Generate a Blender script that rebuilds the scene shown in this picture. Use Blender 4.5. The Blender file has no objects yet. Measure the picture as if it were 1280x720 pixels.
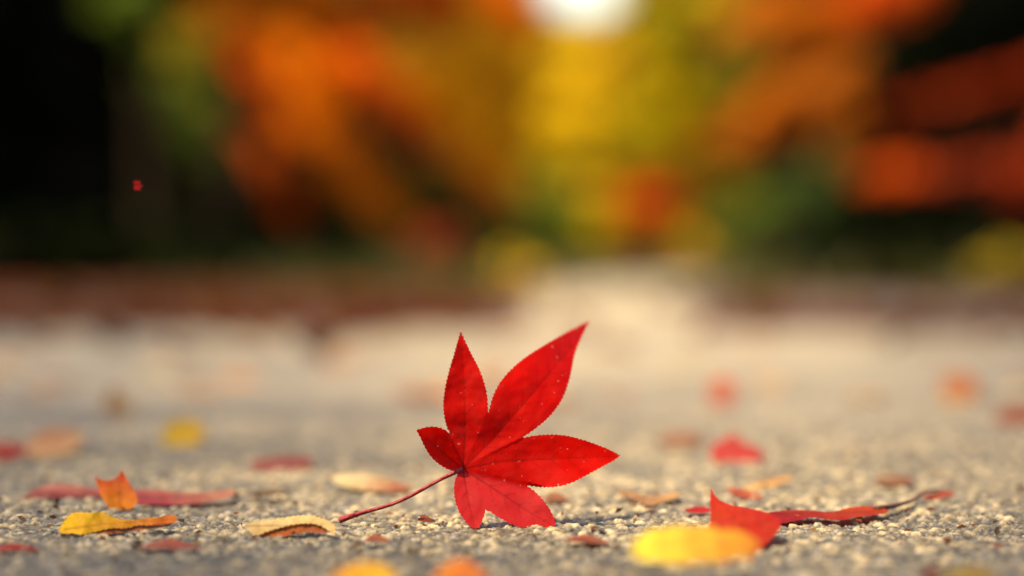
import bpy, math, random
import numpy as np
from mathutils import Vector, Matrix, noise
from mathutils.geometry import delaunay_2d_cdt

random.seed(7); RNG = np.random.default_rng(11)
S = bpy.context.scene
COL = S.collection
R = math.radians

# ------------------------------------------------------------------ camera
D0 = 0.83                                   # focus distance
K = 0.352 / 1280 / D0                       # one photo pixel as a slope
HOR = 325.0                                 # horizon row in the photo
PITCH = math.atan((360 - HOR) * K)
CAMH = 0.0913
cp, sp = math.cos(PITCH), math.sin(PITCH)
FWD = Vector((0, cp, -sp)); UP = Vector((0, sp, cp)); RT = Vector((1, 0, 0))
CAM = Vector((0, 0, CAMH))
def at(px, py, d):
    return CAM + (FWD + RT * ((px - 640) * K) + UP * ((360 - py) * K)) * d
def ground_at(px, py, z=0.0):
    r = FWD + RT * ((px - 640) * K) + UP * ((360 - py) * K)
    return CAM + r * ((z - CAMH) / r.z)
def ground_depth(py):
    return (ground_at(640, py) - CAM).dot(FWD)

cd = bpy.data.cameras.new('camera'); cam = bpy.data.objects.new('camera', cd); COL.objects.link(cam)
cam.location = CAM; cam.rotation_euler = (R(90) - PITCH, 0, 0)
cd.sensor_width = 36; cd.lens = 36 / (1280 * K)
cd.clip_start = 0.01; cd.clip_end = 1000
cd.dof.use_dof = True; cd.dof.focus_distance = D0; cd.dof.aperture_fstop = 3.5; cd.dof.aperture_blades = 0
S.camera = cam

# ------------------------------------------------------------------ light
SUN = Vector((-0.46, -0.16, 0.88)).normalized()         # towards the sun
elev = math.asin(SUN.z); azim = math.atan2(SUN.x, SUN.y)
w = bpy.data.worlds.new('World'); S.world = w; w.use_nodes = True
nt = w.node_tree; nt.nodes.clear()
sky = nt.nodes.new('ShaderNodeTexSky'); sky.sky_type = 'NISHITA'; sky.sun_disc = False
sky.sun_elevation = elev; sky.sun_rotation = azim
sky.air_density = 1.0; sky.dust_density = 2.2; sky.ozone_density = 0.0
bg = nt.nodes.new('ShaderNodeBackground'); bg.inputs[1].default_value = 0.13
wo = nt.nodes.new('ShaderNodeOutputWorld')
nt.links.new(sky.outputs[0], bg.inputs[0]); nt.links.new(bg.outputs[0], wo.inputs[0])
sl = bpy.data.lights.new('sun', 'SUN'); sl.energy = 5.0; sl.angle = R(0.6); sl.color = (1, 0.84, 0.60)
so = bpy.data.objects.new('sun', sl); COL.objects.link(so)
so.rotation_euler = (-SUN).to_track_quat('-Z', 'Y').to_euler(); so.location = (0, 0, 30)
vs = S.view_settings; vs.view_transform = 'Standard'; vs.look = 'None'; vs.gamma = 1; vs.exposure = 1.92; vs.use_white_balance = True; vs.white_balance_temperature = 8400; vs.white_balance_tint = 10
S.render.engine = 'CYCLES'
S.cycles.use_denoising = True
S.cycles.max_bounces = 8; S.cycles.transmission_bounces = 6; S.cycles.diffuse_bounces = 4
S.cycles.sample_clamp_indirect = 6

# ------------------------------------------------------------------ helpers
def tag(o, label=None, cat=None, group=None, kind=None):
    if label: o['label'] = label
    if cat: o['category'] = cat
    if group: o['group'] = group
    if kind: o['kind'] = kind
    return o
def link(name, me, mat=None, parent=None):
    o = bpy.data.objects.new(name, me); COL.objects.link(o)
    if mat: me.materials.append(mat)
    if parent: o.parent = parent
    return o
def empty(name, loc):
    o = bpy.data.objects.new(name, None); COL.objects.link(o); o.location = loc
    o.empty_display_size = 0.02
    return o
def mesh(name, verts, faces, colors=None, floats=None, smooth=False):
    me = bpy.data.meshes.new(name)
    verts = np.asarray(verts, dtype=np.float32)
    if isinstance(faces, np.ndarray):
        n, k = faces.shape
        me.vertices.add(len(verts)); me.vertices.foreach_set('co', verts.ravel())
        me.loops.add(n * k); me.loops.foreach_set('vertex_index', faces.astype(np.int32).ravel())
        me.polygons.add(n); me.polygons.foreach_set('loop_start', np.arange(0, n * k, k, dtype=np.int32))
        me.update(calc_edges=True); me.validate()
    else:
        me.from_pydata([tuple(v) for v in verts.tolist()], [], faces)
    if colors is not None:
        a = me.color_attributes.new('Col', 'FLOAT_COLOR', 'POINT')
        c = np.ones((len(verts), 4), np.float32); c[:, :3] = np.asarray(colors, np.float32)
        a.data.foreach_set('color', c.ravel())
    if floats is not None:
        for nm, arr in floats.items():
            a = me.attributes.new(nm, 'FLOAT', 'POINT'); a.data.foreach_set('value', np.asarray(arr, np.float32))
    if smooth:
        me.polygons.foreach_set('use_smooth', [True] * len(me.polygons))
    return me
def local(verts, base):
    return [(v[0] - base[0], v[1] - base[1], v[2] - base[2]) for v in verts]

def new_mat(name):
    m = bpy.data.materials.new(name); m.use_nodes = True
    n = m.node_tree; n.nodes.clear()
    out = n.nodes.new('ShaderNodeOutputMaterial')
    return m, n, out
def N(n, t, **kw):
    x = n.nodes.new(t)
    for k, v in kw.items(): setattr(x, k, v)
    return x

# ------------------------------------------------------------------ materials
def foliage_mat(name, trans=0.5, gloss=0.15):
    m, n, out = new_mat(name)
    at_ = N(n, 'ShaderNodeAttribute', attribute_name='Col')
    p = N(n, 'ShaderNodeBsdfPrincipled'); p.inputs['Roughness'].default_value = 0.55
    p.inputs['Specular IOR Level'].default_value = gloss
    t = N(n, 'ShaderNodeBsdfTranslucent')
    mx = N(n, 'ShaderNodeMixShader'); mx.inputs[0].default_value = trans
    n.links.new(at_.outputs['Color'], p.inputs['Base Color'])
    n.links.new(at_.outputs['Color'], t.inputs['Color'])
    n.links.new(p.outputs[0], mx.inputs[1]); n.links.new(t.outputs[0], mx.inputs[2])
    n.links.new(mx.outputs[0], out.inputs[0])
    return m
def fallen_mat(name, trans=0.35, rough=0.42, bump=0.35, spec=0.45, lo=0.75, hi=1.15):
    """close-up leaf: own colour per vertex, veins, blotches and specks"""
    m, n, out = new_mat(name)
    L = n.links.new
    a = N(n, 'ShaderNodeAttribute', attribute_name='Col')
    v = N(n, 'ShaderNodeAttribute', attribute_name='vein')
    tc = N(n, 'ShaderNodeTexCoord')
    n1 = N(n, 'ShaderNodeTexNoise'); n1.inputs['Scale'].default_value = 160; n1.inputs['Detail'].default_value = 5
    n2 = N(n, 'ShaderNodeTexNoise'); n2.inputs['Scale'].default_value = 900; n2.inputs['Detail'].default_value = 3
    vo = N(n, 'ShaderNodeTexVoronoi'); vo.inputs['Scale'].default_value = 1400; vo.feature = 'DISTANCE_TO_EDGE'
    for x in (n1, n2, vo): L(tc.outputs['Object'], x.inputs['Vector'])
    hs = N(n, 'ShaderNodeHueSaturation')
    mr = N(n, 'ShaderNodeMapRange'); mr.inputs[1].default_value = 0.3; mr.inputs[2].default_value = 0.7
    mr.inputs[3].default_value = lo; mr.inputs[4].default_value = hi
    L(n1.outputs['Fac'], mr.inputs[0]); L(mr.outputs[0], hs.inputs['Value']); L(a.outputs['Color'], hs.inputs['Color'])
    mv = N(n, 'ShaderNodeMix', data_type='RGBA'); mv.blend_type = 'MULTIPLY'
    mv.inputs['B'].default_value = (0.38, 0.22, 0.2, 1)
    L(v.outputs['Fac'], mv.inputs['Factor']); L(hs.outputs[0], mv.inputs['A'])
    # dark specks
    cr = N(n, 'ShaderNodeMapRange'); cr.inputs[1].default_value = 0.67; cr.inputs[2].default_value = 0.74
    cr.inputs[3].default_value = 0; cr.inputs[4].default_value = 0.7
    L(n2.outputs['Fac'], cr.inputs[0])
    ms = N(n, 'ShaderNodeMix', data_type='RGBA'); ms.blend_type = 'MULTIPLY'; ms.inputs['B'].default_value = (0.35, 0.2, 0.2, 1)
    L(cr.outputs[0], ms.inputs['Factor']); L(mv.outputs['Result'], ms.inputs['A'])
    n4 = N(n, 'ShaderNodeTexNoise'); n4.inputs['Scale'].default_value = 520; n4.inputs['Detail'].default_value = 2
    mp = N(n, 'ShaderNodeMapping'); mp.inputs['Location'].default_value = (3.1, 1.7, 5.3)
    L(tc.outputs['Object'], mp.inputs[0]); L(mp.outputs[0], n4.inputs['Vector'])
    pr = N(n, 'ShaderNodeMapRange'); pr.inputs[1].default_value = 0.70; pr.inputs[2].default_value = 0.75
    pr.inputs[3].default_value = 0; pr.inputs[4].default_value = 0.5
    L(n4.outputs['Fac'], pr.inputs[0])
    mq = N(n, 'ShaderNodeMix', data_type='RGBA'); mq.inputs['B'].default_value = (0.42, 0.16, 0.11, 1)
    L(pr.outputs[0], mq.inputs['Factor']); L(ms.outputs['Result'], mq.inputs['A']); ms = mq
    p = N(n, 'ShaderNodeBsdfPrincipled'); p.inputs['Roughness'].default_value = rough
    p.inputs['Specular IOR Level'].default_value = spec
    t = N(n, 'ShaderNodeBsdfTranslucent')
    L(ms.outputs['Result'], p.inputs['Base Color']); L(ms.outputs['Result'], t.inputs['Color'])
    ad = N(n, 'ShaderNodeMath', operation='ADD'); L(vo.outputs['Distance'], ad.inputs[0])
    m2 = N(n, 'ShaderNodeMath', operation='MULTIPLY'); m2.inputs[1].default_value = -0.6; L(v.outputs['Fac'], m2.inputs[0])
    L(m2.outputs[0], ad.inputs[1])
    b = N(n, 'ShaderNodeBump'); b.inputs['Strength'].default_value = bump; b.inputs['Distance'].default_value = 0.0004
    L(ad.outputs[0], b.inputs['Height']); L(b.outputs[0], p.inputs['Normal'])
    mx = N(n, 'ShaderNodeMixShader'); mx.inputs[0].default_value = trans
    L(p.outputs[0], mx.inputs[1]); L(t.outputs[0], mx.inputs[2]); L(mx.outputs[0], out.inputs[0])
    return m
def plain_mat(name, col, rough=0.7, scale=40, var=0.35, spec=0.3):
    m, n, out = new_mat(name); L = n.links.new
    tc = N(n, 'ShaderNodeTexCoord'); x = N(n, 'ShaderNodeTexNoise'); x.inputs['Scale'].default_value = scale; x.inputs['Detail'].default_value = 6
    L(tc.outputs['Object'], x.inputs['Vector'])
    mx = N(n, 'ShaderNodeMix', data_type='RGBA')
    mx.inputs['A'].default_value = (*[c * (1 - var) for c in col], 1); mx.inputs['B'].default_value = (*[c * (1 + var) for c in col], 1)
    L(x.outputs['Fac'], mx.inputs['Factor'])
    p = N(n, 'ShaderNodeBsdfPrincipled'); p.inputs['Roughness'].default_value = rough; p.inputs['Specular IOR Level'].default_value = spec
    L(mx.outputs['Result'], p.inputs['Base Color'])
    b = N(n, 'ShaderNodeBump'); b.inputs['Strength'].default_value = 0.4; b.inputs['Distance'].default_value = 0.01
    L(x.outputs['Fac'], b.inputs['Height']); L(b.outputs[0], p.inputs['Normal'])
    L(p.outputs[0], out.inputs[0])
    return m
def asphalt_mat(name, attr):
    m, n, out = new_mat(name); L = n.links.new
    tc = N(n, 'ShaderNodeTexCoord')
    big = N(n, 'ShaderNodeTexNoise'); big.inputs['Scale'].default_value = 4.0; big.inputs['Detail'].default_value = 6
    mid = N(n, 'ShaderNodeTexNoise'); mid.inputs['Scale'].default_value = 45; mid.inputs['Detail'].default_value = 6
    fin = N(n, 'ShaderNodeTexNoise'); fin.inputs['Scale'].default_value = 1500; fin.inputs['Detail'].default_value = 3
    for x in (big, mid, fin): L(tc.outputs['Object'], x.inputs['Vector'])
    if attr:
        a = N(n, 'ShaderNodeAttribute', attribute_name='Col'); col = a.outputs['Color']
    else:
        r = N(n, 'ShaderNodeRGB'); r.outputs[0].default_value = (0.135, 0.114, 0.07, 1); col = r.outputs[0]
    def scaled(src, fac, lo, hi):
        mr = N(n, 'ShaderNodeMapRange'); mr.inputs[1].default_value = 0.3; mr.inputs[2].default_value = 0.7
        mr.inputs[3].default_value = lo; mr.inputs[4].default_value = hi
        L(fac, mr.inputs[0])
        h = N(n, 'ShaderNodeHueSaturation'); L(src, h.inputs['Color']); L(mr.outputs[0], h.inputs['Value'])
        return h.outputs[0]
    c = scaled(col, big.outputs['Fac'], 0.70, 1.22)
    c = scaled(c, mid.outputs['Fac'], 0.75, 1.25)
    c = scaled(c, fin.outputs['Fac'], 0.7, 1.3)
    p = N(n, 'ShaderNodeBsdfPrincipled'); p.inputs['Roughness'].default_value = 0.62; p.inputs['Specular IOR Level'].default_value = 0.5
    L(c, p.inputs['Base Color'])
    b = N(n, 'ShaderNodeBump'); b.inputs['Strength'].default_value = 0.5; b.inputs['Distance'].default_value = 0.0005
    L(fin.outputs['Fac'], b.inputs['Height']); L(b.outputs[0], p.inputs['Normal'])
    L(p.outputs[0], out.inputs[0])
    return m

M_ASPH = asphalt_mat('asphalt', True)
M_PATH = asphalt_mat('path_surface', False)
M_SOIL = plain_mat('soil', (0.022, 0.010, 0.006), 0.9, 6)
M_BARK = plain_mat('bark', (0.012, 0.009, 0.006), 0.95, 18, 0.35, 0.0)
M_LEAFY = foliage_mat('tree_leaves', 0.55)
M_DARKF = foliage_mat('evergreen_leaves', 0.05, 0.0)
M_GRASS = foliage_mat('grass_blades', 0.35)
M_HERO = fallen_mat('red_leaf', 0.5, 0.55, 0.18, 0.07, 0.93, 1.05)
M_FALL = fallen_mat('dry_leaf', 0.42, 0.6, 0.35, 0.15)
M_STEM = plain_mat('leaf_stem', (0.13, 0.007, 0.012), 0.5, 300, 0.4, 0.2)
M_STEMB = plain_mat('brown_stem', (0.05, 0.016, 0.010), 0.6, 300, 0.4, 0.15)
M_BARKD = plain_mat('evergreen_bark', (0.006, 0.005, 0.004), 0.95, 18, 0.35, 0.0)

# ------------------------------------------------------------------ ground
EDGE = 3.15                                              # far edge of the paved area
def lane_c(y): return 0.14 + (y - EDGE) * 0.036 + 0.03 * np.maximum(0, y - 7.5) ** 2
def lane_w(y): return 0.15 + (y - EDGE) * 0.011           # half width
def axis(fine0, fine1, step, grow, lo, hi, cap=4.0):
    xs = list(np.arange(fine0, fine1, step)); s = step; x = xs[-1]
    while x < hi:
        s = min(s * grow, cap); x = min(x + s, hi); xs.append(x)
    s = step; x = fine0; pre = []
    while x > lo:
        s = min(s * grow, cap); x = max(x - s, lo); pre.append(x)
    return np.array(pre[::-1] + xs)
def worley(X, Y, c, seed):
    """nearest feature: distance (in cells) and two random numbers of the stone"""
    gx = np.floor(X / c).astype(np.int64); gy = np.floor(Y / c).astype(np.int64)
    best = np.full(X.shape, 9.0); ra = np.zeros(X.shape); rb = np.zeros(X.shape)
    def h(i, j, k):
        v = (i * 374761393 + j * 668265263 + (k + seed) * 982451653) & 0xFFFFFFFF
        v = ((v ^ (v >> 13)) * 1274126177) & 0xFFFFFFFF
        v = v ^ (v >> 16)
        return (v & 0xFFFFFF) / float(0xFFFFFF)
    for di in (-1, 0, 1):
        for dj in (-1, 0, 1):
            i = gx + di; j = gy + dj
            fx = (i + 0.5 + 0.8 * (h(i, j, 1) - 0.5)) * c; fy = (j + 0.5 + 0.8 * (h(i, j, 2) - 0.5)) * c
            asp = 0.7 + 0.6 * h(i, j, 5)
            d = np.sqrt(((X - fx) * asp) ** 2 + ((Y - fy) / asp) ** 2) / c
            k = d < best
            best = np.where(k, d, best); ra = np.where(k, h(i, j, 3), ra); rb = np.where(k, h(i, j, 4), rb)
    return best, ra, rb
def road():
    xs = axis(-0.29, 0.29, 0.0007, 1.022, -30, 30)
    ys = axis(0.66, 1.02, 0.0007, 1.035, -20, 1.0195)
    yy = [ys[-1]]; st_ = 0.0007
    while yy[-1] < EDGE - .003: st_ *= 1.0035; yy.append(min(yy[-1] + st_, EDGE))
    yy[-1] = EDGE; ys = np.concatenate([ys, yy[1:]])
    X, Y = np.meshgrid(xs, ys)
    px = np.gradient(xs); py = np.gradient(ys)
    step = np.maximum(px[None, :], py[:, None])
    WX = X + .0005 * np.sin(X * 2100 + 2.3 * np.sin(Y * 1500)) + .0003 * np.sin(Y * 5200 + X * 900); WY = Y + .0005 * np.sin(Y * 2300 + 2.1 * np.sin(X * 1700)) + .0003 * np.sin(X * 4700 - Y * 1100)
    d1, a1, b1 = worley(WX, WY, 0.0036, 3)
    d2, a2, b2 = worley(WX, WY, 0.0017, 17)
    big = (1 - np.clip(d1 / (0.42 + 0.2 * a1), 0, 1) ** 3.2) * (a1 > 0.55)
    sml = (1 - np.clip(d2 / (0.45 + 0.15 * a2), 0, 1) ** 2)
    f1 = np.clip(1.7 - step / 0.0024, 0, 1)
    und = 0.0006 * np.sin(X * 31 + 1.2 * np.sin(Y * 23)) + 0.0006 * np.sin(Y * 41 + X * 17)
    top = np.maximum(big * (0.0006 + 0.0013 * b1), sml * (0.0003 + 0.0008 * b2))
    # mean-preserving where the grid gets too coarse to carry single stones
    Z = np.where(f1 > 0, top * f1, 0) + und * np.clip(1.5 - step / 0.02, 0, 1) - 0.0013
    stone = np.maximum(big, sml * 0.8)
    t = np.clip((stone - 0.12) * 2.2, 0, 1)
    tone = np.where(big >= sml * 0.8, b1, b2)
    hue = np.where(big >= sml * 0.8, a1, a2)
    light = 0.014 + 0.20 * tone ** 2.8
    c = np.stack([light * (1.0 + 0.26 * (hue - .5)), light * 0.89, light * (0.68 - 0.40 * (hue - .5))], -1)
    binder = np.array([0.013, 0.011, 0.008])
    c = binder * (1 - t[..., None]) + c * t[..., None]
    mean = np.array([0.108, 0.092, 0.060])  # paler than the near stones: the far road's brighter light put into the colour
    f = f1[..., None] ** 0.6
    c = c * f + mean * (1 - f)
    n, mcol = len(ys), len(xs)
    idx = np.arange(n * mcol).reshape(n, mcol)
    F = np.stack([idx[:-1, :-1], idx[:-1, 1:], idx[1:, 1:], idx[1:, :-1]], -1).reshape(-1, 4)
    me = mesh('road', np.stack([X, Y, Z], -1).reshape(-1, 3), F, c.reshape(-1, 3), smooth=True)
    tag(link('road', me, M_ASPH), kind='structure')
road()
def footpath():
    ys = axis(EDGE, EDGE + .5, 0.1, 1.08, EDGE, 22, .5)
    V = []; F = []
    for i, y in enumerate(ys):
        for j in range(9):
            u = j / 8 * 2 - 1
            V.append((lane_c(y) + u * lane_w(y) + 0.04 * noise.noise((y * 1.3, u * 2, 3)) * (abs(u) > .9), y, -0.001 - 0.012 * u * u))
    for i in range(len(ys) - 1):
        for j in range(8):
            a = i * 9 + j; F.append((a, a + 1, a + 10, a + 9))
    tag(link('footpath', mesh('footpath', V, F, smooth=True), M_PATH), kind='structure')
footpath()
def terrain_h(x, y):
    e = y - EDGE - 0.06 * noise.noise((x * 1.7, 0.3, 5))
    l = abs(x - lane_c(max(y, EDGE))) - lane_w(max(y, EDGE)) - 0.05 * noise.noise((y * .9, 1, 9))
    if y < EDGE - .12 and abs(x) < 30: return -0.06
    d = min(e, l)
    t = max(0.0, min(1.0, (d + 0.03) / 0.25))
    out = 0.012 + 0.012 * noise.noise((x * .35, y * .35, 0)) + 0.010 * noise.noise((x * 2, y * 2, 4))
    return -0.06 * (1 - t) + t * out
def ground():
    xs = axis(-3.0, 4.0, 0.09, 1.13, -400, 400, 40); ys = axis(2.9, 8, 0.08, 1.06, -300, 600, 40)
    V = [(x, y, terrain_h(x, y)) for y in ys for x in xs]
    n, mcol = len(ys), len(xs); idx = np.arange(n * mcol).reshape(n, mcol)
    F = np.stack([idx[:-1, :-1], idx[:-1, 1:], idx[1:, 1:], idx[1:, :-1]], -1).reshape(-1, 4)
    tag(link('ground', mesh('ground', V, F, smooth=True), M_SOIL), kind='structure')
ground()

# ------------------------------------------------------------------ leaf clouds, trunks
def leaf_cards(centres, size, colors, flat=0.0, seed=0):
    """folded kites: two triangles sharing a midrib"""
    n = len(centres); r = np.random.default_rng(seed)
    nz = r.normal(size=(n, 3)); nz[:, 2] += flat; nz /= np.linalg.norm(nz, axis=1)[:, None]
    tt = r.normal(size=(n, 3)); tx = np.cross(nz, tt); tx /= np.linalg.norm(tx, axis=1)[:, None]
    ty = np.cross(nz, tx); s = (size * r.uniform(0.6, 1.3, n))[:, None]
    C = np.asarray(centres)
    a = C - tx * s * .5; b = C + tx * s * .5
    l = C + ty * s * .34 + nz * s * .12 - tx * s * .05; q = C - ty * s * .34 + nz * s * .12 - tx * s * .05
    V = np.stack([a, l, b, q], 1).reshape(-1, 3)
    i = np.arange(n) * 4
    F = np.concatenate([np.stack([i, i + 2, i + 1], -1), np.stack([i, i + 3, i + 2], -1)])
    return V, F, np.repeat(np.asarray(colors), 4, axis=0)
def tube_geo(pts, radii, seg=7, base=0):
    V = []; F = []; n = len(pts)
    for i, p in enumerate(pts):
        p = Vector(p)
        d = (Vector(pts[min(i + 1, n - 1)]) - Vector(pts[max(i - 1, 0)])).normalized()
        a = d.orthogonal().normalized(); b = d.cross(a)
        if i and abs(a.dot(pa)) < .99:
            a = (pa - d * pa.dot(d)).normalized(); b = d.cross(a)
        pa = a
        for k in range(seg):
            t = 2 * math.pi * k / seg
            V.append(p + (a * math.cos(t) + b * math.sin(t)) * radii[i])
    for i in range(n - 1):
        for k in range(seg):
            F.append((base + i * seg + k, base + i * seg + (k + 1) % seg, base + (i + 1) * seg + (k + 1) % seg, base + (i + 1) * seg + k))
    F.append(tuple(base + k for k in reversed(range(seg)))); F.append(tuple(base + (n - 1) * seg + k for k in range(seg)))
    return V, F
def curve_pts(a, b, sag, n=7, wob=0.05, seed=0):
    a = Vector(a); b = Vector(b); L = (b - a).length; out = []
    for i in range(n):
        t = i / (n - 1); p = a.lerp(b, t); p.z += sag * L * 4 * t * (1 - t)
        o = noise.noise_vector((seed * 3.1 + t * 2.2, seed, 1.7)) * wob * L * math.sin(math.pi * t)
        out.append(p + o)
    return out

def tree(name, label, base_px, depth, clumps, cols, leaf=0.075, cover=2.6, height=None, spread=None, extra=0,
         spray=0.35, trunk_r=0.12, mat=None, cat='tree', group=None, seed=1, shrub=False, sides=(-9999, 9999), streak=None, fat=1.0):
    rnd = random.Random(seed); rg = np.random.default_rng(seed)
    bx = at(base_px, HOR, depth); base = Vector((bx.x, bx.y, terrain_h(bx.x, bx.y) - 0.03))
    cl = []
    for c in clumps:                       # (px, py, radius px [, colour])
        d = depth * (1 + rnd.uniform(-spray, spray) * 0.18)
        p = at(c[0], c[1], d); r = c[2] * K * d
        if p.z - r * .8 < base.z: p.z = base.z + r * .8 if shrub else p.z
        r *= fat; cl.append((p, r, c[3] if len(c) > 3 else cols))
    if extra:
        sp_ = spread or height * .35
        for i in range(extra):
            for _ in range(30):
                a = rnd.uniform(0, 6.283); q = sp_ * math.sqrt(rnd.random())
                z = rnd.uniform(0.35, 1.0) * height
                q *= math.sqrt(max(0.05, 1 - (z / height) ** 3))
                p = base + Vector((math.cos(a) * q, math.sin(a) * q, z)); r = rnd.uniform(.10, .17) * height
                v = p - CAM; dd = v.dot(FWD); py = 360 - v.dot(UP) / dd / K; px = 640 + v.x / dd / K; rp = r / dd / K
                if py + rp * 1.15 < -30 and sides[0] < px - rp and px + rp < sides[1]: break
            else: continue
            cl.append((p, r, cols))
    pts = []; cc = []
    for p, r, cs in cl:
        n = int(cover * math.pi * r * r / (leaf * leaf * 0.34))
        n = max(20, min(n, 6000))
        # several sprays inside each clump give an uneven outline with gaps
        ns = 9
        sc = rg.normal(size=(ns, 3)); sc /= np.linalg.norm(sc, axis=1)[:, None]
        sc *= (rg.uniform(.1, .68, ns) * r)[:, None]; sc[:, 2] *= .8
        w = rg.integers(0, ns, n)
        o = rg.normal(size=(n, 3)) * np.array([.22, .22, .15]) * r
        o = sc[w] + o
        if streak is not None:
            sd = np.array([streak[0], 0.25, -streak[1]]); sd /= np.linalg.norm(sd)
            al = (o @ sd)[:, None] * sd; o = al * streak[2] + (o - al) * .72
        q = np.array(p) + o
        pts.append(q)
        c0 = np.array(cs[0]); c1 = np.array(cs[1]); u = np.clip(rg.normal(.5, .28, n) + (w % 3 - 1) * .15, 0, 1)[:, None]
        cc.append((c0 * (1 - u) + c1 * u) * rg.uniform(.75, 1.2, n)[:, None])
    P = np.concatenate(pts); C = np.concatenate(cc)
    keep = P[:, 2] > base.z + .04
    V, F, CC = leaf_cards(P[keep], leaf, C[keep], 0.4, seed)
    root = empty(name, base); tag(root, label, cat, group)
    link('crown' if not shrub else 'foliage', mesh('crown', V - np.array(base), F, CC), mat or M_LEAFY, root)
    # trunk with a limb to every clump
    TV = []; TF = []
    top = max(c[0].z for c in cl) - base.z; hh = max((height or top) * .85, top * .75, .3)
    if not shrub:
        ln = noise.noise_vector((seed, 2, 3)) * hh * .08; ln.z = 0
        tp = [base + Vector((0, 0, -.1)).lerp(Vector((0, 0, hh)), i / 9) + ln * (i / 9) ** 1.3 * 2 for i in range(10)]
        v, f = tube_geo(tp, [trunk_r * (1.25 if i == 0 else 1) * (1 - .8 * i / 9) for i in range(10)], 10); TV += v; TF += f
        for j, (p, r, _) in enumerate(cl):
            ts = max(.12, min(.9, (p.z - base.z) / hh - .12)); q = tp[int(ts * 9)]
            v, f = tube_geo(curve_pts(q, p, .08, 7, .06, j + seed), [max(.006, trunk_r * .32 * (1 - .85 * i / 6)) for i in range(7)], 6, len(TV)); TV += v; TF += f
    else:
        for j, (p, r, _) in enumerate(cl):
            for s_ in range(3):
                e = p + Vector((rnd.uniform(-.6, .6) * r, rnd.uniform(-.6, .6) * r, rnd.uniform(-.2, .6) * r))
                q = base + Vector((rnd.uniform(-.1, .1), rnd.uniform(-.1, .1), 0))
                v, f = tube_geo(curve_pts(q, e, .1, 6, .05, j * 3 + s_), [max(.003, .016 * (1 - .85 * i / 5)) for i in range(6)], 5, len(TV)); TV += v; TF += f
    link('trunk' if not shrub else 'branches', mesh('trunk', local(TV, base), TF, smooth=True), M_BARKD if mat is M_DARKF else M_BARK, root)
    return root

OR = ((.80, .20, .010), (.62, .24, .012)); ORD = ((.55, .09, .008), (.75, .16, .010)); GOLD = ((.72, .36, .012), (.60, .28, .012))
GRN = ((.05, .10, .012), (.12, .17, .015)); DGR = ((.018, .045, .012), (.05, .09, .012)); YEL = ((.80, .54, .03), (.60, .45, .02))
YGR = ((.34, .32, .014), (.52, .36, .014)); OLV = ((.16, .15, .012), (.26, .17, .012)); RED = ((.20, .020, .006), (.26, .035, .008))
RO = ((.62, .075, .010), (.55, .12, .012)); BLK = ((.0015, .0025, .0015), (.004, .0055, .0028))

# dark evergreens that close both sides
def grid_clumps(x0, x1, y0, y1, r, seed, keep=lambda x, y: True):
    rn = random.Random(seed); out = []
    y = y0
    while y < y1:
        x = x0
        while x < x1:
            px, py = x + rn.uniform(-.3, .3) * r, y + rn.uniform(-.3, .3) * r
            if keep(px, py): out.append((px, py, r * rn.uniform(.8, 1.15)))
            x += r * 1.0
        y += r * 1.0
    return out
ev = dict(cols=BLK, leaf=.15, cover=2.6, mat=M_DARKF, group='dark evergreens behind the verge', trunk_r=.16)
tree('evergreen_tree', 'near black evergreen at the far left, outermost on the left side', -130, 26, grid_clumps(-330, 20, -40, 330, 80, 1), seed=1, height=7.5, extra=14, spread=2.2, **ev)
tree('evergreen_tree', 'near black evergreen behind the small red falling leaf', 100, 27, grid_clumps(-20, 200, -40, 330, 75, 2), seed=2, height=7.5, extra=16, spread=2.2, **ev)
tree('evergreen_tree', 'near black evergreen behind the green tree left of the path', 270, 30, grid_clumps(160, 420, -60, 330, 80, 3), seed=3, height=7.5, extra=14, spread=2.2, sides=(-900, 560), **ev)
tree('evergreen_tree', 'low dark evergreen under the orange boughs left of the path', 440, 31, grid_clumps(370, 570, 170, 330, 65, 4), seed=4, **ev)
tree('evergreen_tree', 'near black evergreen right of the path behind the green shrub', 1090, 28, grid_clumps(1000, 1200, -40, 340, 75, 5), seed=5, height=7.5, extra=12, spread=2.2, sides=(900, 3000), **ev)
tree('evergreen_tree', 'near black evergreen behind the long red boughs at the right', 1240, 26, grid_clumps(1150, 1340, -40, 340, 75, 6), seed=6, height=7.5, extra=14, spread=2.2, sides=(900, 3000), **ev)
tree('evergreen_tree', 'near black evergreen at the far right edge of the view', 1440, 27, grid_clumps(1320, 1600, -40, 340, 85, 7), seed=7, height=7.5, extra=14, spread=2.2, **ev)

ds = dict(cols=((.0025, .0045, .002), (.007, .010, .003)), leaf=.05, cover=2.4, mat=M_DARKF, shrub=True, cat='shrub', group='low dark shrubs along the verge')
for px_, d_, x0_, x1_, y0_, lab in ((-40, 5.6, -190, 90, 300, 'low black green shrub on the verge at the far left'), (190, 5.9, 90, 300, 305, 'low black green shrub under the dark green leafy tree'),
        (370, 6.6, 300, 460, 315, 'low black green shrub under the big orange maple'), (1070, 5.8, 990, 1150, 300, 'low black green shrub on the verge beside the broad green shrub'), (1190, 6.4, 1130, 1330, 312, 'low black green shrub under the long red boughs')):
    tree('dark_shrub', lab, px_, d_, grid_clumps(x0_, x1_, y0_, 372, 34, px_), seed=300 + px_, **ds)

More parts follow.
